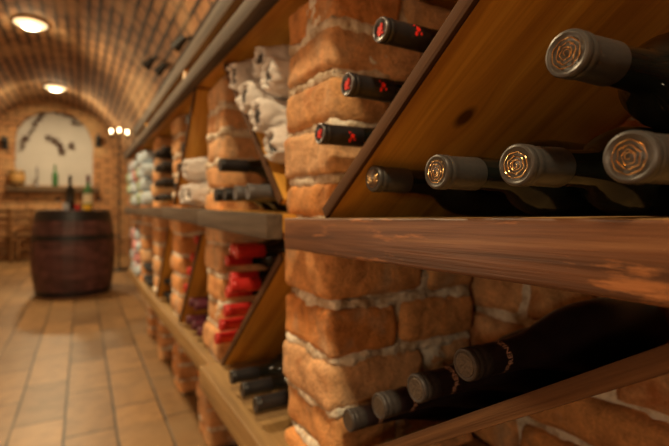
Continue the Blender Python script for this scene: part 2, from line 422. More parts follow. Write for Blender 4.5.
# ------------------------------------------------------------------ brick piers
rr = random.Random(3)
j1 = [-.92, -.845, -.77, -.695, -.62, -.545, -.47, -.375, -.300, -.222, -.143, -.02, .043, .121, .198, .273, .345]
pier('large rough brick pier in front, with white lime lumps in its joints', .56, .725, j1, .006, 21)
pier('second brick pier from the front, beside the red-capped bottles', 1.14, 1.31, courses(-.92, .345, rr), .011, 22)
pier('third brick pier from the front, behind the boarded bay of white parcels', 1.70, 1.87, courses(-.92, .345, rr), .014, 23)
pier('fourth brick pier, slender in the distance, between stacks of black-capped bottles', 2.26, 2.43, courses(-.92, .345, rr), .016, 24)
pier('fifth brick pier, beside the pale blue wrapped bottles at the far end', 2.82, 2.98, courses(-.92, .345, rr), .018, 25)
pier('farthest brick pier, closing the end of the wine rack', 3.38, 3.54, courses(-.92, .345, rr), .02, 26)
pier('brick pier at the camera end of the rack, under the near end of the planks', -.20, -.04, courses(-.92, .345, rr), .016, 27)

# ------------------------------------------------------------------ planks (local X runs along the aisle, towards the camera)
def plank(label, ya, yb, za, zb, x0, x1, t, front, top, cat='shelf', group=None, name='shelf_plank', rail=.03, bev=.003):
    """ya > yb; za is the eye-relative top at ya, zb at yb"""
    L = math.hypot(ya-yb, zb-za)
    e = empty(name, (x0, ya, za+H), label, cat, group)
    e.rotation_euler = (0, -math.atan2(zb-za, ya-yb), -PI/2)     # local x -> -Y, local y -> +X
    b = MB(); b.box(0, L, 0, rail, -t, 0, bev=bev)
    # gentle waviness of a hand-sawn edge
    b.build('front_rail', [front], e)
    b = MB(); b.box(0, L, rail+.0005, x1-x0, -t*.75, -.001, bev=.001)
    b.build('shelf_board', [top], e)
    return e
def slab(label, ya, yb, za, zb, x0, x1, t, mat, name='shelf_plank', cat='shelf', bev=.003, wav=0., seg=1, group=None, top=None):
    L = math.hypot(ya-yb, zb-za)
    bm = bmesh.new(); bmesh.ops.create_cube(bm, size=1)
    for v in bm.verts: v.co = Vector(((v.co.x+.5)*L, (v.co.y+.5)*(x1-x0), (v.co.z-.5)*t))
    if bev: bmesh.ops.bevel(bm, geom=bm.edges[:], offset=bev, segments=3, affect='EDGES', profile=.6)
    if seg > 1:
        es = [e for e in bm.edges if abs(e.verts[0].co.x-e.verts[1].co.x) > L*.5]
        bmesh.ops.subdivide_edges(bm, edges=es, cuts=seg, use_grid_fill=True)
        for v in bm.verts:
            v.co.z += noise.noise(Vector((v.co.x*9, 0, 3)))*wav + noise.noise(Vector((v.co.x*30, v.co.z*20, 7)))*wav*.5
            v.co.y += noise.noise(Vector((v.co.x*12, 5, v.co.z*20)))*wav
    me = bpy.data.meshes.new(name); bm.to_mesh(me); bm.free()
    o = link(name, me, mat, mats=[mat, top] if top else None); o.location = (x0, ya, za+H)
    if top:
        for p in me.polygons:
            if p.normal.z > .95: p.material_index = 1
    o.rotation_euler = (0, -math.atan2(zb-za, ya-yb), -PI/2)
    for p in me.polygons: p.use_smooth = True
    me.set_sharp_from_angle(angle=math.radians(50))
    return tag(o, label, cat, group)
g = 'middle shelf planks'
slab('thick reddish-brown stained plank in front, carrying the silver-capped bottles', .612, -.20, -.0150, .0012, .26, .60, .0455, 'redplank', top='sill', wav=.0012, seg=40, bev=.003)  # unseen top face made pale to reflect in the glass and bounce light up
plank('weathered middle plank behind the large brick pier, carrying grey-capped bottles', 1.195, .69, -.004, -.010, .262, .60, .042, 'rail', 'board')
plank('weathered middle plank carrying two white wrapped parcels', 1.79, 1.20, .004, -.002, .262, .60, .042, 'rail', 'board')
plank('weathered middle plank under the stack of black-capped bottles', 2.39, 1.795, .006, .002, .262, .60, .042, 'rail', 'board')
plank('weathered middle plank at the far end, under pale blue wrapped bottles', 3.5, 2.395, .006, .004, .262, .60, .042, 'rail', 'board')
slab('lower bleached pine plank in front with three black-capped bottles on it', 1.16, -.20, -.402, -.402, .26, .60, .055, 'sill', bev=.004, wav=.001, seg=20)
slab('lower pine plank with purple-capped bottles on it', 1.90, 1.17, -.420, -.410, .29, .60, .055, 'sill', bev=.004)
slab('lower pine plank with loose dark bottles, third from the front', 2.60, 1.905, -.43, -.425, .29, .60, .055, 'sill', bev=.004)
slab('farthest lower pine plank, by the pink and blue wrapped bottles', 3.5, 2.605, -.43, -.43, .29, .60, .055, 'sill', bev=.004)
plank('long top shelf with yellow underside and grey front rail running the whole rack', 3.55, -.20, .383, .383, .26, .62, .036, 'rail', 'board', rail=.028)
plank('upper grey rail shelf above the top shelf, close under the vault', 3.55, .95, .575, .575, .33, .62, .055, 'rail', 'board', rail=.028)
for (y, lb) in ((1.72, 'thick pale wooden post between the two top shelves, nearest'), (2.9, 'pale wooden post between the two top shelves, farther one')):
    b = MB(); b.box(.335, .375, y, y+.045, H+.384, H+.519, bev=.003)
    tag(b.build('shelf_post', ['board']), lb, 'post', None)
b = MB(); b.box(.40, .60, .98, 1.13, H+.384, H+.519, bev=.004)  # bracket block filling the gap between top shelf and grey rail
tag(b.build('bracket_block', ['board']), 'yellow pine bracket block on the top shelf under the grey rail', 'box')

# ------------------------------------------------------------------ diagonal boards
def diag(label, ya, za, yb, zb, x0, x1, t=.015, side=-1, mat='board', edge='edge'):
    """front edge line from a (low end) to b (high end); board body lies on 'side' of that line"""
    L = math.hypot(yb-ya, zb-za); dy, dz = (yb-ya)/L, (zb-za)/L
    X = Vector((0, dy, dz)); Yv = Vector((1, 0, 0)); Z = X.cross(Yv)
    e = empty('diagonal_board', (x0, ya, za+H), label, 'board', None)
    m = Matrix((X, Yv, Z)).transposed().to_4x4(); e.matrix_world = Matrix.Translation(e.location) @ m
    s = side
    z0, z1 = (0, t) if s > 0 else (-t, 0)
    b = MB(); b.box(0, L, 0, .006, z0, z1, bev=.0012); b.build('front_edge', [edge], e)
    b = MB(); b.box(0, L, .0062, x1-x0, z0+.0003, z1-.0003, bev=.0008); b.build('panel', [mat], e)
    return e
# for a board rising towards the camera X=(0,-,+), Y=(1,0,0): Z = X x Y = (0, dz, -dy) -> points up/away
diag('yellow pine diagonal board with a knot, rising over the silver-capped bottles', .487, -.013, -.012, .3445, .262, .605, .015, 1, 'board_knot')
diag('dark brown diagonal board in front, sloping up under the bottles with printed necks', .548, -.357, .098, -.057, .30, .605, .015, -1, 'edge', 'edge')
diag('diagonal board holding the white wrapped bottles, leaning from the large pier', .73, .006, 1.085, .3445, .30, .600, .014, -1)
diag('yellow diagonal board below the red-capped bottles', 1.125, -.388, .738, -.080, .305, .600, .014, -1)
diag('yellow diagonal board beyond the second pier, above the white parcels', 1.675, .008, 1.325, .3445, .285, .600, .014, 1)
diag('yellow diagonal board beside the row of red bottle tops past the second pier', 1.66, -.40, 1.33, -.075, .30, .600, .014, -1)
diag('small distant diagonal board in the fourth bay of the rack', 2.22, -.41, 1.90, -.08, .30, .600, .014, -1)

# ------------------------------------------------------------------ bottles (axis = local X, cap face at x=0)
GL = {'bordeaux': [(.040, .0130), (.062, .0136), (.080, .0145), (.092, .0172), (.103, .0245), (.114, .0315), (.127, .0357), (.142, .0370), (.285, .0370), (.293, .0345), (.2955, .030), (.29, .012)],
      'burgundy': [(.020, .0140), (.024, .0142), (.060, .0150), (.085, .0172), (.11, .0225), (.135, .029), (.16, .0345), (.185, .0375), (.20, .0382), (.285, .0382), (.293, .036), (.2955, .031), (.29, .012)]}
def cap_profile(r, L):
    return [(.0012, .0001), (.0010, r*.72), (.0004, r*.78), (0, r*.86), (.0005, r*.95), (.0018, r), (.0048, r), (.0056, r*.965), (.0064, r*.965), (.0072, r*1.0), (.0105, r*1.0), (.0125, r*.955), (.0145, r*.95), (L*.6, r*.97), (L-.001, r*1.0), (L, r*.97)]
def sector_patch(pts2, r, ang, eps=.0003):
    """2-D outline (x along axis, s along girth) wrapped onto a neck of radius r, centred at angle ang"""
    out = []
    for (x, s) in pts2:
        t = ang+s/r; out.append((x, (r+eps)*math.cos(t), (r+eps)*math.sin(t)))
    return out
def blob_disc(b, cy, cz, rad, seed, x=.0002, n=11):
    rr = random.Random(seed); v = []
    for k in range(n):
        t = 2*PI*k/n; q = rad*rr.uniform(.6, 1.2); v.append((x, cy+q*math.cos(t), cz+q*math.sin(t)))
    v2 = [(x+.0012, a, c) for (_, a, c) in v]
    f = [tuple(range(n))]+[(k, n+k, n+(k+1) % n, (k+1) % n) for k in range(n)]
    b.add(v+v2, f)
def make_bottle(label, cat='wine bottle', kind='bordeaux', cap='blackcap', glass='glass', r=.0148, capL=.062, emblem=None, disc=None, name='wine_bottle', seg=32):
    e = empty(name, (0, 0, 0), label, cat)
    b = MB(); b.lathe(GL[kind], seg=seg+8); b.build('glass_body', [glass], e)
    b = MB(); b.lathe(cap_profile(r, capL), seg=seg)
    if kind == 'bordeaux' and cap in ('silver', 'greycap'):
        pass
    b.build('capsule', [cap], e)
    if disc:
        b = MB(); 
        if disc == 'rim': b.tube([(.0002, r*.87*math.cos(2*PI*k/36), r*.87*math.sin(2*PI*k/36)) for k in range(36)], .0011, 8, closed=True); b.build('cap_rim', [disc], e)
        else: b.lathe([(.0002, .0001), (.0001, r*.70), (.0008, r*.74), (.0016, r*.70)], seg=seg); b.build('cap_disc', [disc], e)
    if emblem == 'rose':
        b = MB()
        for (rad, q, ph, th, wob) in ((.0088, 8, .2, .00028, .05), (.0060, 6, .9, .00026, .10), (.0036, 5, .4, .00024, .14)):
            pts = []
            for k in range(36):
                t = 2*PI*k/36; rr_ = rad*(1+wob*math.cos(q*t+ph)*.6+wob*.5*math.sin(2*t+ph)); pts.append((.0001, rr_*math.cos(t), rr_*math.sin(t)))
            b.tube(pts, [th*(.6+.8*abs(math.sin(k*.37+ph*5))) for k in range(36)], 6, closed=True)
        pts = [(.0001, .0028*math.cos(t)*(.35+t/7), .0028*math.sin(t)*(.35+t/7)) for t in [k*.4 for k in range(14)]]
        b.tube(pts, .00026, 6)
        for k in range(4):
            t = k*1.5+.3; b.tube([(.0001, .0052*math.cos(t), .0052*math.sin(t)), (.0001, .0068*math.cos(t+.28), .0068*math.sin(t+.28))], .0003, 5)
        b.build('embossed_rose', ['gold'], e)
    if emblem == 'red':
        b = MB()
        for (cy, cz, rd, s) in ((.0005, .0015, .0040, 1), (.003, -.003, .0030, 2), (-.003, .004, .0024, 3), (-.0015, -.0045, .0018, 4), (.0048, .001, .0016, 5)):
            blob_disc(b, cy, cz, rd, s)
        o = b.build('red_emblem', ['red'], e, smooth=False); o['label'] = 'red emblem on the cap face'
        b = MB()
        for (x, s, rx, ry) in ((.043, .0, .0030, .0038), (.040, .0055, .0018, .0026), (.047, .0042, .0014, .0018), (.0385, -.005, .0009, .0016)):
            n = 12; rr = random.Random(int(x*1e4)); pts = []
            for k in range(n):
                t = 2*PI*k/n; q = rr.uniform(.75, 1.15); pts.append((x+rx*q*math.cos(t), s+ry*q*math.sin(t)))
            P_ = sector_patch(pts, r*1.0, PI*1.02); Q_ = sector_patch(pts, r*1.0, PI*1.02, -.001)
            b.add(P_+Q_, [tuple(range(n))[::-1]]+[(k, (k+1) % n, n+(k+1) % n, n+k) for k in range(n)])
        o = b.build('red_print', ['red'], e, smooth=False)
    return e
def text_patch(body, size, r0, x_c, ang, slope, parent, mat='pink', flip=False):
    cu = bpy.data.curves.new('lettering', 'FONT'); cu.body = body; cu.size = size; cu.align_x = 'CENTER'; cu.align_y = 'CENTER'; cu.extrude = 0; cu.resolution_u = 3
    to = bpy.data.objects.new('tmp', cu); COL.objects.link(to)
    dg = bpy.context.evaluated_depsgraph_get(); me = bpy.data.meshes.new_from_object(to.evaluated_get(dg))
    bpy.data.objects.remove(to)
    for v in me.vertices:
        a, c = v.co.x, v.co.y                    # a runs round the neck, c along the axis
        if flip: a, c = -a, -c
        x = x_c+c; rr_ = r0(x)+.0004; t = ang+a/r0(x_c)
        v.co = Vector((x, rr_*math.cos(t), rr_*math.sin(t)))
    return link('printed_lettering', me, mat, parent)
def rad_at(kind):
    pr = GL[kind]
    def f(x):
        for (a, ra), (b_, rb) in zip(pr, pr[1:]):
            if a <= x <= b_: return ra+(rb-ra)*(x-a)/(b_-a)
        return pr[0][1]
    return f
def put(o, X, Y, E, label, roll=0., yaw=0., group=None, first=None):
    o.location = (X, Y, E+H); o.rotation_euler = (roll, 0, yaw); o['label'] = label
    if group: o['group'] = group
    return o
_used = set()
def place(proto, X, Y, E, label, roll=0., yaw=0., group=None):
    if proto.name not in _used: _used.add(proto.name); return put(proto, X, Y, E, label, roll, yaw, group)
    return clone(proto, (X, Y, E+H), label, group, roll, yaw)

def relax(pts, r, xlo, xhi, floor=None, lines=(), zhi=9, it=400):
    """keeps circle centres (Y,E) 2r apart, above shelf and boards; lines: (y,z,ny,nz) with unit normal pointing to the free side"""
    P = [list(p) for p in pts]
    for _ in range(it):
        for i in range(len(P)):
            for j in range(i):
                dy, dz = P[i][0]-P[j][0], P[i][1]-P[j][1]; d = math.hypot(dy, dz) or 1e-6
                if d < 2*r+.0006:
                    k = (2*r+.0006-d)/2/d; P[i][0] += dy*k; P[i][1] += dz*k; P[j][0] -= dy*k; P[j][1] -= dz*k
        for p in P:
            for (y, z, ny, nz_) in lines:
                d = (p[0]-y)*ny+(p[1]-z)*nz_
                if d < r: p[0] += (r-d)*ny; p[1] += (r-d)*nz_
            p[0] = max(xlo+r, min(xhi-r, p[0])); p[1] = min(zhi-r, p[1])
            if floor is not None: p[1] = max(floor+r, p[1])
    return P
def nline(ya, za, yb, zb, up=True):
    L = math.hypot(yb-ya, zb-za); ny, nz_ = -(zb-za)/L, (yb-ya)/L
    if (nz_ < 0) == up: ny, nz_ = -ny, -nz_
    return (ya, za, ny, nz_)

# --- bay 1, on the middle plank: silver capsules with a raised rose
silver = make_bottle('', cap='silver', emblem='rose', capL=.045, r=.0143)
def ptop(Y): return -.0150+(.612-Y)*.02
for (X, Y, E, lb, roll, yw) in (
        (.272, .398, .0316, 'leftmost silver-capped bottle on the front plank, nearest the diagonal board', .3, .027),
        (.250, .275, .0295, 'second silver-capped bottle from the left on the front plank', 1.3, .005),
        (.250, .1984, .0285, 'third silver-capped bottle on the plank, left of the big one at the right edge', 2.6, -.007),
        (.250, .128, .0268, 'silver-capped bottle lying on the plank at the right edge of the picture', 4.0, -.018),
        (.250, .163, .092, 'silver-capped bottle stacked on top of the others, highest at the right', 5.1, -.016)):
    o = place(silver, X, Y, E, lb, roll, 0); o.rotation_euler[1] = yw
# --- bay 1, above the diagonal board: black capsules with red marks
black_red = make_bottle('', cap='blackcap', emblem='red', disc='rim', r=.0142)
for (X, Y, E, lb, roll) in (
        (.285, .402, .196, 'black capsule with red mark, highest of the three against the front pier', -.35),
        (.272, .451, .146, 'black capsule with red mark, middle of the three against the front pier', -.15),
        (.272, .521, .098, 'black capsule with red mark, lowest of the three against the front pier', .1)):
    place(black_red, X, Y, E, lb, roll)
dark = make_bottle('', cap='blackcap')
for i, (Y, E) in enumerate(((.497, .022), (.434, .069), (.374, .114))):
    o = place(dark, 0, 0, 0, 'black bottle turned round under the red-marked caps, '+('lowest', 'middle', 'highest')[i]+' one')
    o.location = (.600, Y, E+H); o.rotation_euler = (0, 0, PI); o.scale = (.78,)*3
# --- bay 1 below the plank, on the dark diagonal board: printed necks
burg = make_bottle('', kind='burgundy', cap='browncap', glass='glass_sheen', disc='browndisc', capL=.023, r=.0150)
f_ = rad_at('burgundy')
text_patch('RENIZON', .0088, f_, .045, PI*.64, 0, burg, flip=True)
text_patch('NR', .0078, f_, .042, PI*1.16, 0, burg, flip=True)
for k, (Y, E, X, lb) in enumerate(((.520, -.290, .315, 'lowest bottle of the row up the dark board, its cap shaded by the pier'),
        (.434, -.235, .305, 'second lowest bottle of the row sloping up the dark board'),
        (.3665, -.190, .305, 'third bottle up the dark board, grey cap and printed neck'),
        (.2974, -.144, .305, 'highest bottle on the dark board, round brown cap face and readable neck print'))):
    place(burg, X, Y, E, lb, (.5, .1, -.15, 0.)[k], .0)

# --- bay 2, middle shelf under the leaning board
greyb = make_bottle('', cap='greycap', seg=20)
blackb = make_bottle('', cap='blackcap', seg=20)
ln = nline(.73, .006, 1.085, .3445, False)
for pr, X, Y, lb in ((greyb, .262, .774+.012, 'grey-capped bottle on the middle shelf, nearest the white parcels board'), (greyb, .262, .862, 'second grey-capped bottle on the middle shelf behind the front pier'),
                     (blackb, .262, .938, 'third bottle in the middle shelf row, dark capsule'), (blackb, .262, 1.014, 'farthest dark-capped bottle in the middle shelf row beside the second pier')):
    place(pr, X, Y, -.008+.0375, lb)
place(blackb, .262, .976, .0945, 'long-necked black-capped bottle lying on top of the middle shelf row')
# white wrapped bottles
def make_wrap(mat, seed, r=.041, name='wrapped_bottle', seg=48):
    e = empty(name, (0, 0, 0), '', 'wrapped bottle')
    def fn(p, a, t):
        k = min(1., a/.05)
        cr = noise.noise(Vector((a*25+seed, math.cos(t)*1.8, math.sin(t)*1.8)))*.007-abs(noise.noise(Vector((a*45, math.cos(t)*2.5+seed, math.sin(t)*2.5))))*.009+.002
        q = Vector((p.x+(1-k)*noise.noise(Vector((seed, math.cos(t)*2, math.sin(t)*2)))*.012, p.y, p.z)); l = math.hypot(p.y, p.z) or 1
        return q+Vector((0, p.y/l, p.z/l))*cr*(1 if l > .012 else .2)
    b = MB()
    pr0 = [(.035, .016), (.020, .019), (.006, .022), (0, .026), (.008, .030), (.03, .034), (.06, r*.92), (.10, r*.97), (.16, r*.98), (.22, r*.97), (.27, r*.95), (.285, r*.8), (.29, .01)]
    pr1 = []
    for (a, ra), (a2, rb) in zip(pr0, pr0[1:]):
        nn = max(1, int(abs(a2-a)/.005)) if seg > 30 else max(1, int(abs(a2-a)/.015))
        pr1 += [(a+(a2-a)*q/nn, ra+(rb-ra)*q/nn) for q in range(nn)]
    b.lathe(pr1+[pr0[-1]], seg=seg, fn=fn)
    # finer rings come from a subdivision of the paper
    o = b.build('tissue_paper', [mat], e, sharp=False)
    b = MB(); b.lathe(cap_profile(.0145, .04), seg=20, c=(.006, 0, 0)); b.build('bottle_top', ['blackcap'], e)
    return e
wr = [make_wrap('paper', s) for s in (1.3, 4.7, 8.1)]
wl = nline(.73, .006, 1.085, .3445, True)
Pw = relax([(.842, .284), (.79, .237), (.891, .2315), (.985, .29), (.80, .18), (.772, .128)], .0385, .727, 1.135, None, [wl], .335)
lbs = ['white tissue-wrapped bottle at the top of the pile beside the front pier', 'white tissue-wrapped bottle with a dark open end, second row beside the front pier', 'white wrapped bottle in the middle left of the pile over the board',
       'farthest white wrapped bottle of the pile, touching the second pier', 'large white wrapped bottle in the middle of the pile', 'lowest white wrapped bottle, in the corner of board and front pier']
for i, (Y, E) in enumerate(Pw):
    place(wr[i % 3], (.30, .295, .285, .29, .285, .295)[i], Y, E, lbs[i], roll=i*1.1)
# --- bay 2 lower: red capsules over the board, black ones below it
redb = make_bottle('', cap='redcap', seg=20)
Pr = relax([(.93, -.095), (1.01, -.10), (1.09, -.13), (.90, -.16), (.975, -.175), (1.05, -.205), (.975, -.25), (1.04, -.285), (1.09, -.33)], .0368, .74, 1.138, None, [nline(1.125, -.388, .738, -.080, True)], -.055)
lbs = ['red-capped bottle at the top of the pile, nearer the front pier', 'red-capped bottle in the top row of the pile, second from the second pier', 'red-capped bottle in the top row of the pile, hard against the second pier',
       'red-capped bottle jutting out nearest the front pier, bright red top', 'red-capped bottle in the very middle of the pile', 'red-capped bottle at mid height of the pile, touching the second pier',
       'red-capped bottle lying on the yellow board below the middle of the pile', 'red-capped bottle low in the pile, second from the bottom', 'lowest red-capped bottle, where the board meets the second pier']
for i, (Y, E) in enumerate(Pr): place(redb, (.285, .30, .31, .262, .285, .30, .275, .28, .285)[i], Y, E, lbs[i], yaw=(i % 3-1)*.01)
for i, (Y, lb) in enumerate(((.945, 'farthest of the black-capped bottles on the lower front plank'), (.868, 'second black-capped bottle on the lower front plank, in the middle of three'),
                             (.790, 'nearest black-capped bottle on the lower front plank, beside the pier'))):
    place(blackb, .278, Y, -.402+.0375, lb)
# --- bay 3
lnu = nline(1.675, .008, 1.325, .3445, True)
Pb = relax([(1.44, .27), (1.53, .20), (1.60, .14), (1.655, .075)], .0372, 1.32, 1.70, 0, [lnu], .345)
for i, (Y, E) in enumerate(Pb): place(blackb, .285, Y, E, ('topmost', 'second', 'third', 'lowest')[i]+' black-capped bottle of the slanting row before the third pier')
wr3 = [(1.365, .036), (1.452, .036), (1.408, .113)]
for i, (Y, E) in enumerate(wr3): place(wr[i], .27, Y, E+.005, ('white paper parcel lying on the middle plank beside the second pier', 'white paper parcel on the middle plank, farther from the second pier', 'white paper parcel resting on top of two others, past the second pier')[i], roll=i*2+.5)
Pr = relax([(1.44, -.10), (1.50, -.16), (1.56, -.215), (1.62, -.28)], .0372, 1.33, 1.70, None, [nline(1.66, -.40, 1.33, -.075, True)], -.05)
for i, (Y, E) in enumerate(Pr): place(redb, .31, Y, E, ('topmost', 'second', 'third', 'lowest')[i]+' red bottle top of the slanting row before the third pier')
purp = make_bottle('', cap='purple', seg=16)
pp = relax([(1.36, -.37), (1.44, -.37), (1.52, -.37), (1.40, -.30), (1.48, -.305)], .0372, 1.32, 1.70, -.414, [nline(1.66, -.414, 1.33, -.089, False)])
for i, (Y, E) in enumerate(pp): place(purp, .30, Y, E, ['purple-capped bottle on the lower plank beside the second pier', 'middle purple-capped bottle of the bottom row', 'farthest purple-capped bottle of the bottom row, by the slanting board', 'purple-capped bottle on top, nearer the second pier', 'purple-capped bottle on top of the pile, under the yellow board'][i])
# --- bay 4: stacks of black-capped bottles
G = 'black-capped bottles stacked in the fourth bay above the middle shelf'
r0 = .0372; n = 0
def stack(proto, ya, yb, z0, rows, X, label, group):
    for r_ in range(rows):
        y = ya+.039+(r_ % 2)*.0375
        while y < yb-.038:
            place(proto, X+R.uniform(-.006, .006), y, z0+.0377+r_*.066, label, group=group); y += .0765
stack(blackb, 1.88, 2.255, .006, 4, .29, 'black-capped bottle in the distant stack above the middle shelf, between third and fourth piers', G)
stack(blackb, 1.93, 2.255, -.427, 2, .32, 'dark bottle lying on the lower plank between third and fourth piers', 'dark bottles on the lower plank in the fourth bay')
stack(blackb, 2.44, 2.815, -.43, 2, .30, 'dark bottle lying on the lower plank between fourth and fifth piers', 'dark bottles on the lower plank in the fifth bay')
# --- far bays: coloured paper
cw = [make_wrap(m, s, .040, seg=20) for m, s in (('bluepaper', 2.2), ('greenpaper', 5.5), ('pinkpaper', 7.7))]
def wstack(ya, yb, z0, rows, X, seq, names, where):
    k = 0
    for r_ in range(rows):
        y = ya+.043+(r_ % 2)*.041
        while y < yb-.042:
            q = seq[k % len(seq)]
            place(cw[q], X+R.uniform(-.01, .01), y, z0+.0425+r_*.073, names[q]+' '+where, roll=k*.7, group=names[q]+'s '+where); k += 1; y += .086
nm = ['pale blue wrapped bottle', 'pale green wrapped bottle', 'pink wrapped bottle']
wstack(2.435, 2.815, .008, 4, .27, [0, 0, 1, 0], nm, 'stacked above the middle shelf between fourth and fifth piers')
wstack(2.985, 3.375, .008, 4, .27, [0, 1, 0, 2, 0], nm, 'stacked above the middle shelf at the far end of the rack')
wstack(2.985, 3.375, -.43, 4, .29, [0, 2, 0, 0, 2], nm, 'stacked below the middle shelf at the far end of the rack')

# ------------------------------------------------------------------ barrel and what stands on it
BX, BY = -.076, 5.62
e = empty('wine_barrel', (BX, BY, 0), 'large dark stained wooden barrel with black hoops standing upright in the aisle', 'barrel')
hb = .885
def br(z): t = (z/hb-.5)*2; return .400-.050*t*t
b = MB()
def fs(p, a, t):
    k = abs(((t/(2*PI)*26) % 1)-.5)*2
    l = math.hypot(p.x, p.y); return p*1.0-Vector((p.x/l, p.y/l, 0))*(.004 if k > .9 else 0)
b.lathe([(hb*i/20, br(hb*i/20)) for i in range(21)], 'z', 130, fn=fs)
o = b.build('staves', ['stave'], e)
for z, wd in ((.02, .045), (.585, .06), (.79, .095)):
    b = MB(); b.lathe([(z, br(z)-.004), (z, br(z)+.004), (z+wd, br(z+wd)+.004), (z+wd, br(z+wd)-.004)], 'z', 64)
    b.build('hoop', ['hoop'], e)
b = MB(); b.lathe([(hb+.0005, .33), (hb+.012, .33)], 'z', 64); b.build('barrel_head', ['stave'], e)
ZB = hb+.0125
def upright(x, y, z, label, glass, cap, s=1.0, lab=None):
    e = empty('standing_bottle', (x, y, z), label, 'wine bottle')
    pr = [(.298*s-a*s, r*s) for a, r in GL['bordeaux']][::-1]
    pr = [(max(0, a), r) for a, r in pr]
    b = MB(); b.lathe(pr, 'z', 24); b.build('glass_body', [glass], e)
    b = MB(); b.lathe([(.298*s-a*s, r*s) for a, r in cap_profile(.0148, .06)][::-1], 'z', 20); b.build('capsule', [cap], e)
    if lab:
        b = MB(); b.lathe([(.06*s, .030*s), (.06*s, .0376*s), (.14*s, .0376*s), (.14*s, .030*s)], 'z', 24); b.build('paper_label', [lab], e)
    return e
def at(u, v, d): return ((u-82)*d/512, (d-.492*(u-82)*d/512)/.87, H-(v-208)*d/446)
for (u, d, lb, gl, cp, la) in ((70, 4.8, 'dark wine bottle standing on the barrel, left one', 'glass', 'blackcap', None), (88, 4.75, 'wine bottle with cream label and yellow foot standing on the barrel, right one', 'green', 'purple', 'label')):
    x, y, _ = at(u, 208, d); upright(x, y, ZB, lb, gl, cp, 1.25, la)
def wineglass(u, d, label):
    x, y, _ = at(u, 208, d); e = empty('wine_glass', (x, y, ZB), label, 'wine glass')
    b = MB(); b.lathe([(0, .034), (.003, .033), (.006, .006), (.09, .004), (.10, .012), (.12, .034), (.15, .041), (.19, .034), (.19, .033), (.15, .039), (.12, .032), (.102, .01)], 'z', 24); b.build('glass_bowl', ['clear'], e)
    b = MB(); b.lathe([(.103, .008), (.121, .030), (.138, .0365), (.139, .01)], 'z', 24); b.build('red_wine', ['wine'], e)
wineglass(58, 5.0, 'glass of red wine on the barrel, left of the dark bottle')
wineglass(99, 4.85, 'glass of red wine on the barrel near its right edge')
for (u, d, nme, lb, cat, mt, r_, h_) in ((66, 4.75, 'small_cup', 'small pale blue cup on the barrel', 'cup', 'skyblue', .032, .075), (77.5, 4.75, 'candle_jar', 'small red candle jar on the barrel', 'candle', 'redcap', .028, .06), (87, 4.68, 'candle_jar', 'small yellow candle jar on the barrel front', 'candle', 'yellow', .042, .055)):
    x, y, _ = at(u, 208, d); b = MB(); b.lathe([(0, r_*.8), (.004, r_*.9), (h_*.5, r_), (h_, r_*.94), (h_, r_*.8), (h_*.8, r_*.75), (h_*.78, .002)], 'z', 24, c=(0, 0, 0))
    o = b.build(nme, [mt]); o.location = (x, y, ZB); tag(o, lb, cat)

# ------------------------------------------------------------------ ceiling lamps
def lamp(y, label, dx=-.03):
    x = VX+dx; z = H+VZ+VB
    e = empty('ceiling_lamp', (x, y, z), label, 'ceiling lamp')
    b = MB(); b.lathe([(-.03, .13), (-.035, .165), (-.02, .172), (-.001, .168)], 'z', 40); b.build('brass_rim', ['brass'], e)
    b = MB(); b.lathe([(-.075, .002), (-.073, .05), (-.064, .09), (-.05, .125), (-.034, .15), (-.031, .10)], 'z', 40); b.build('glass_dome', ['lampglass'], e)
    b = MB(); b.lathe([(-.083, .002), (-.082, .05), (-.074, .075), (-.070, .05)], 'z', 32); b.build('bulb_glow', ['lampcore'], e)
    l = bpy.data.lights.new('lamp_light', 'AREA'); l.shape = 'DISK'; l.size = .22; l.energy = LAMP_W; l.color = LAMP_COL
    lo = bpy.data.objects.new('lamp_light', l); COL.objects.link(lo); lo.parent = e; lo.location = (0, 0, -.088)
    l2 = bpy.data.lights.new('lamp_spill', 'POINT'); l2.shadow_soft_size = .03; l2.energy = LAMP_W*.09; l2.color = LAMP_COL
    lo = bpy.data.objects.new('lamp_spill', l2); COL.objects.link(lo); lo.parent = e; lo.location = (0, 0, -.13)
lamp(5.75, 'round glowing lamp on the vault, the nearer and higher one in the picture')
lamp(8.6, 'round glowing lamp on the vault, farther one above the white niche', .07)
lamp(2.4, 'added ceiling lamp over the aisle, out of view, brightening the rack front')  # extra lamp out of view, added because the rack front was too dark
lamp(-.9, 'added ceiling lamp behind the camera, unseen, brightening the rack front')  # extra unseen lamp, added to light the near end of the rack

def sconce(y, e_, power, label):  # invented wall lamp out of view, serves only as fill light
    x = VX-VA
    e = empty('fill_wall_lamp', (x, y, H+e_), label, 'wall lamp')
    b = MB(); b.box(0.001, .02, -.05, .05, -.08, .08, bev=.004); b.tube([(.02, 0, 0), (.08, 0, -.02), (.11, 0, .0)], .01, 8); b.build('bracket', ['iron'], e)
    b = MB(); b.lathe([(.0, .02), (.02, .05), (.06, .06), (.10, .05), (.12, .02)], 'z', 20, c=(.11, 0, 0)); b.build('glass_shade', ['lampglass'], e)
    l = bpy.data.lights.new('fill_light', 'POINT'); l.shadow_soft_size = .08; l.energy = power; l.color = (1, .80, .52)
    lo = bpy.data.objects.new('fill_light', l); COL.objects.link(lo); lo.parent = e; lo.location = (.26, 0, .05)
sconce(1.9, -.12, FILL_W*1.1, 'added fill lamp, unseen, on the left wall across from the second and third piers')  # added fill for shelf undersides and the aisle faces of the piers
sconce(-.75, .05, FILL_W, 'added fill lamp, unseen, on the left wall behind the camera')  # added fill for the diagonal board's underside, caps and plank fronts
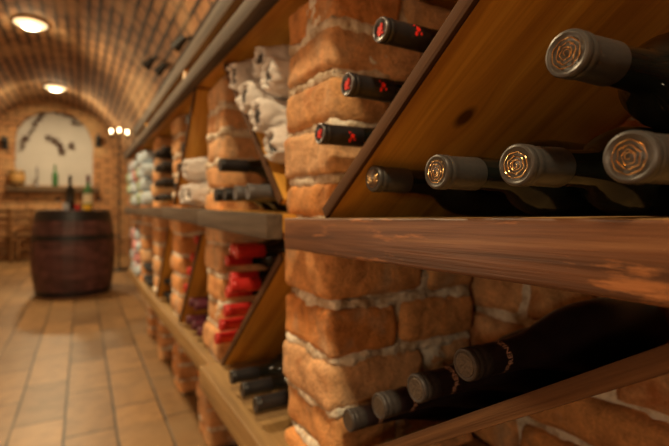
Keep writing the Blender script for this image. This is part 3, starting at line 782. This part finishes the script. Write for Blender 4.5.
# ------------------------------------------------------------------ candelabra
x, y, _ = at(119, 208, 6.6)
e = empty('candelabra', (x, y, 0), 'tall black iron floor candelabra with four glowing bulbs beside the end of the rack', 'candelabra')
b = MB(); b.tube([(0, 0, .03), (0, 0, 1.90)], .014, 10); b.lathe([(0.001, .14), (.02, .13), (.035, .03)], 'z', 24)
for z in (.5, 1.0, 1.5): b.lathe([(z-.03, .014), (z, .03), (z+.03, .014)], 'z', 12)
b.build('stem', ['iron'], e)
for (u, v) in ((111, 131), (119, 130), (127, 132), (133, 125)):
    px, py, pz = at(u, v, 6.6); q = (px-x, py-y, pz)
    b = MB(); b.tube([(0, 0, 1.70), (q[0]*.6, q[1]*.6, 1.72), (q[0], q[1], 1.84), (q[0], q[1], q[2]-.075)], .008, 8); b.lathe([(q[2]-.08, .03), (q[2]-.068, .034), (q[2]-.06, .014), (q[2]-.03, .014)], 'z', 14, c=(q[0], q[1], 0))
    b.build('arm', ['iron'], e)
    b = MB(); b.lathe([(q[2]-.03, .009), (q[2]-.01, .015), (q[2]+.012, .014), (q[2]+.03, .004)], 'z', 14, c=(q[0], q[1], 0)); b.build('bulb', ['bulb'], e)

# ------------------------------------------------------------------ far end furnishings
def on_wall(u, v, dy=.0):
    # point on the plane y = Y1 - dy seen at (u, v)
    k = (u-82)/512; d = (Y1-dy)/( (1-.492*k)/.87 ); return (k*d, Y1-dy, H-(v-208)*d/446)
def shelf_z(): return H+NB-.0195
for (u, s, gl, cp, lb) in ((55, 1.35, 'green', 'green', 'tall pale green bottle standing on the niche ledge'),):
    x, y, z = on_wall(u, 185, .07); upright(x, y, shelf_z(), lb, gl, cp, s)
x, y, z = on_wall(37, 185, .07)
b = MB(); b.lathe([(0, .05), (.012, .045), (.03, .012), (.12, .014), (.14, .03), (.16, .012), (.26, .014), (.28, .03), (.30, .02), (.36, .014)], 'z', 20)
o = b.build('candlestick', ['rim']); o.location = (x, y, shelf_z()); tag(o, 'slim grey candlestick standing on the niche ledge', 'candlestick')
x, y, z = on_wall(17, 185, .07)
e = empty('small_keg', (x, y, shelf_z()), 'small ochre wooden keg on the ledge at the left end of the niche', 'keg')
b = MB(); b.lathe([(.28*i/10, .10+.03*math.sin(PI*i/10)) for i in range(11)], 'z', 28); b.build('staves', ['ochre'], e)
for z_ in (.03, .22): 
    b = MB(); b.lathe([(z_, .105), (z_, .118), (z_+.03, .118), (z_+.03, .105)], 'z', 28); b.build('hoop', ['hoop'], e)
# hanging dried vines before the white plaster
def vine(pts, label, n, seed, spread=.05):
    rr = random.Random(seed); P3 = [on_wall(u, v, -.09) for (u, v) in pts]
    b = MB(); b.tube(P3, .004, 6)
    for k in range(n):
        i = rr.randrange(len(P3)-1); t = rr.random(); p = Vector(P3[i]).lerp(Vector(P3[i+1]), t)
        s = rr.uniform(.02, .045); a = rr.uniform(0, PI)
        q = p+Vector((rr.uniform(-spread, spread), rr.uniform(-.02, .02), rr.uniform(-spread, spread)))
        ux = Vector((math.cos(a), .2, math.sin(a)))*s; uz = Vector((-math.sin(a), .3, math.cos(a)))*s*.7
        b.add([q-ux, q+uz, q+ux, q-uz, q+Vector((0, -.008, 0))], [(0, 1, 4), (1, 2, 4), (2, 3, 4), (3, 0, 4), (3, 2, 1, 0)])
    return tag(b.build('dried_vine', ['vine'], smooth=False), label, 'dried vine')
vine([(47, 136), (52, 139), (57, 142), (61, 149)], 'dark dried vine in the middle of the white niche, left clump', 26, 1)
vine([(59, 142), (61, 148), (62, 152)], 'dark dried vine hanging lowest in the middle of the white niche', 18, 2, .04)
vine([(71, 143), (70, 147)], 'small dark dried vine tuft at the right of the white niche', 10, 3, .035)
vine([(21, 148), (24, 140), (30, 132), (37, 121), (43, 114)], 'dark dried vine trailing along the left rim of the niche arch', 30, 4, .035)
vine([(54, 110), (62, 112), (72, 118), (77, 126)], 'dark dried vine along the top right rim of the niche arch', 22, 5, .04)
for (u, v, lb) in ((5, 143, 'black wrought iron sconce on the brick wall left of the niche'), (98, 141, 'black wrought iron sconce on the brick wall right of the niche')):
    x, y, z = on_wall(u, v, .0)
    b = MB(); b.box(x-.05, x+.05, y-.02, y-.002, z-.12, z+.06); b.tube([(x, y-.02, z-.05), (x, y-.10, z-.07), (x, y-.12, z)], .012, 8); b.lathe([(z, .03), (z+.02, .055), (z+.10, .045)], 'z', 16, c=(x, y-.12, 0))
    o = b.build('wall_sconce', ['iron']); tag(o, lb, 'wall sconce')
def chair(x, y, rz, label):
    e = empty('wooden_chair', (x, y, 0), label, 'chair'); e.rotation_euler = (0, 0, rz)
    for sx in (-.19, .19):
        b = MB(); b.box(sx-.018, sx+.018, -.2, -.165, 0.001, .44, bev=.003); b.build('leg', ['chair'], e)
        b = MB(); b.box(sx-.018, sx+.018, .165, .2, 0.001, .92, bev=.003); b.build('leg', ['chair'], e)
    b = MB(); b.box(-.22, .22, -.22, .22, .441, .475, bev=.008); b.build('seat', ['chair'], e)
    b = MB()
    for z in (.62, .74, .86): b.box(-.172, .172, .172, .192, z-.03, z+.03, bev=.003)
    b.build('backrest', ['chair'], e)
    b = MB(); b.box(-.172, .172, -.195, -.175, .2, .23); b.box(-.172, .172, .175, .195, .2, .23); b.build('stretcher', ['chair'], e)
x, y, z = at(26, 250, 7.9); chair(x, y-.1, .5, 'brown wooden chair against the far wall, left of the barrel')
x, y, z = at(3, 250, 7.7); chair(x-.12, y-.35, -.6, 'brown wooden chair at the left edge by the far wall')
# bench with a small table right of the barrel
x, y, z = at(122, 255, 6.9)
e = empty('wooden_stool', (x, y, 0), 'low wooden stool right of the barrel under the candelabra', 'stool')
b = MB(); b.box(-.18, .18, -.18, .18, .42, .46, bev=.006); b.build('seat', ['chair'], e)
for sx in (-1, 1):
    for sy in (-1, 1):
        b = MB(); b.tube([(sx*.13, sy*.13, .42), (sx*.17, sy*.17, .002)], .016, 8); b.build('leg', ['chair'], e)
# spotlights on the vault
def vault_hit(u, v):
    k = (u-82)/512; m_ = -(v-208)/446; d = 1.
    while d < 9:
        X, E = k*d, m_*d; a = ((X-VX)/VA)
        if abs(a) < 1 and E > VZ+VB*math.sqrt(1-a*a)-.02: break
        d += .01
    d -= .03; return Vector((k*d, (d-.492*k*d)/.87, H+m_*d))
for (u, v, lb) in ((156, 58, 'small black spotlight fixed to the vault bricks, lower left one'), (169, 64, 'small black spotlight fixed to the vault bricks, nearer the rack rail'), (189, 38, 'small black spotlight fixed high on the vault above the rack rail')):
    p = vault_hit(u, v); c_ = Vector((VX, p.y, H+VZ)); d_ = (c_-p).normalized()
    e = empty('spotlight', p, lb, 'spotlight')
    b = MB(); b.tube([-d_*.02, d_*.05], .012, 8); b.build('bracket', ['iron'], e)
    q = d_*.07; ax = Vector((-.5, .4, -.6)).normalized()
    b = MB(); b.tube([q-ax*.05, q+ax*.03, q+ax*.06], [.025, .035, .038], 14); b.build('lamp_head', ['iron'], e)
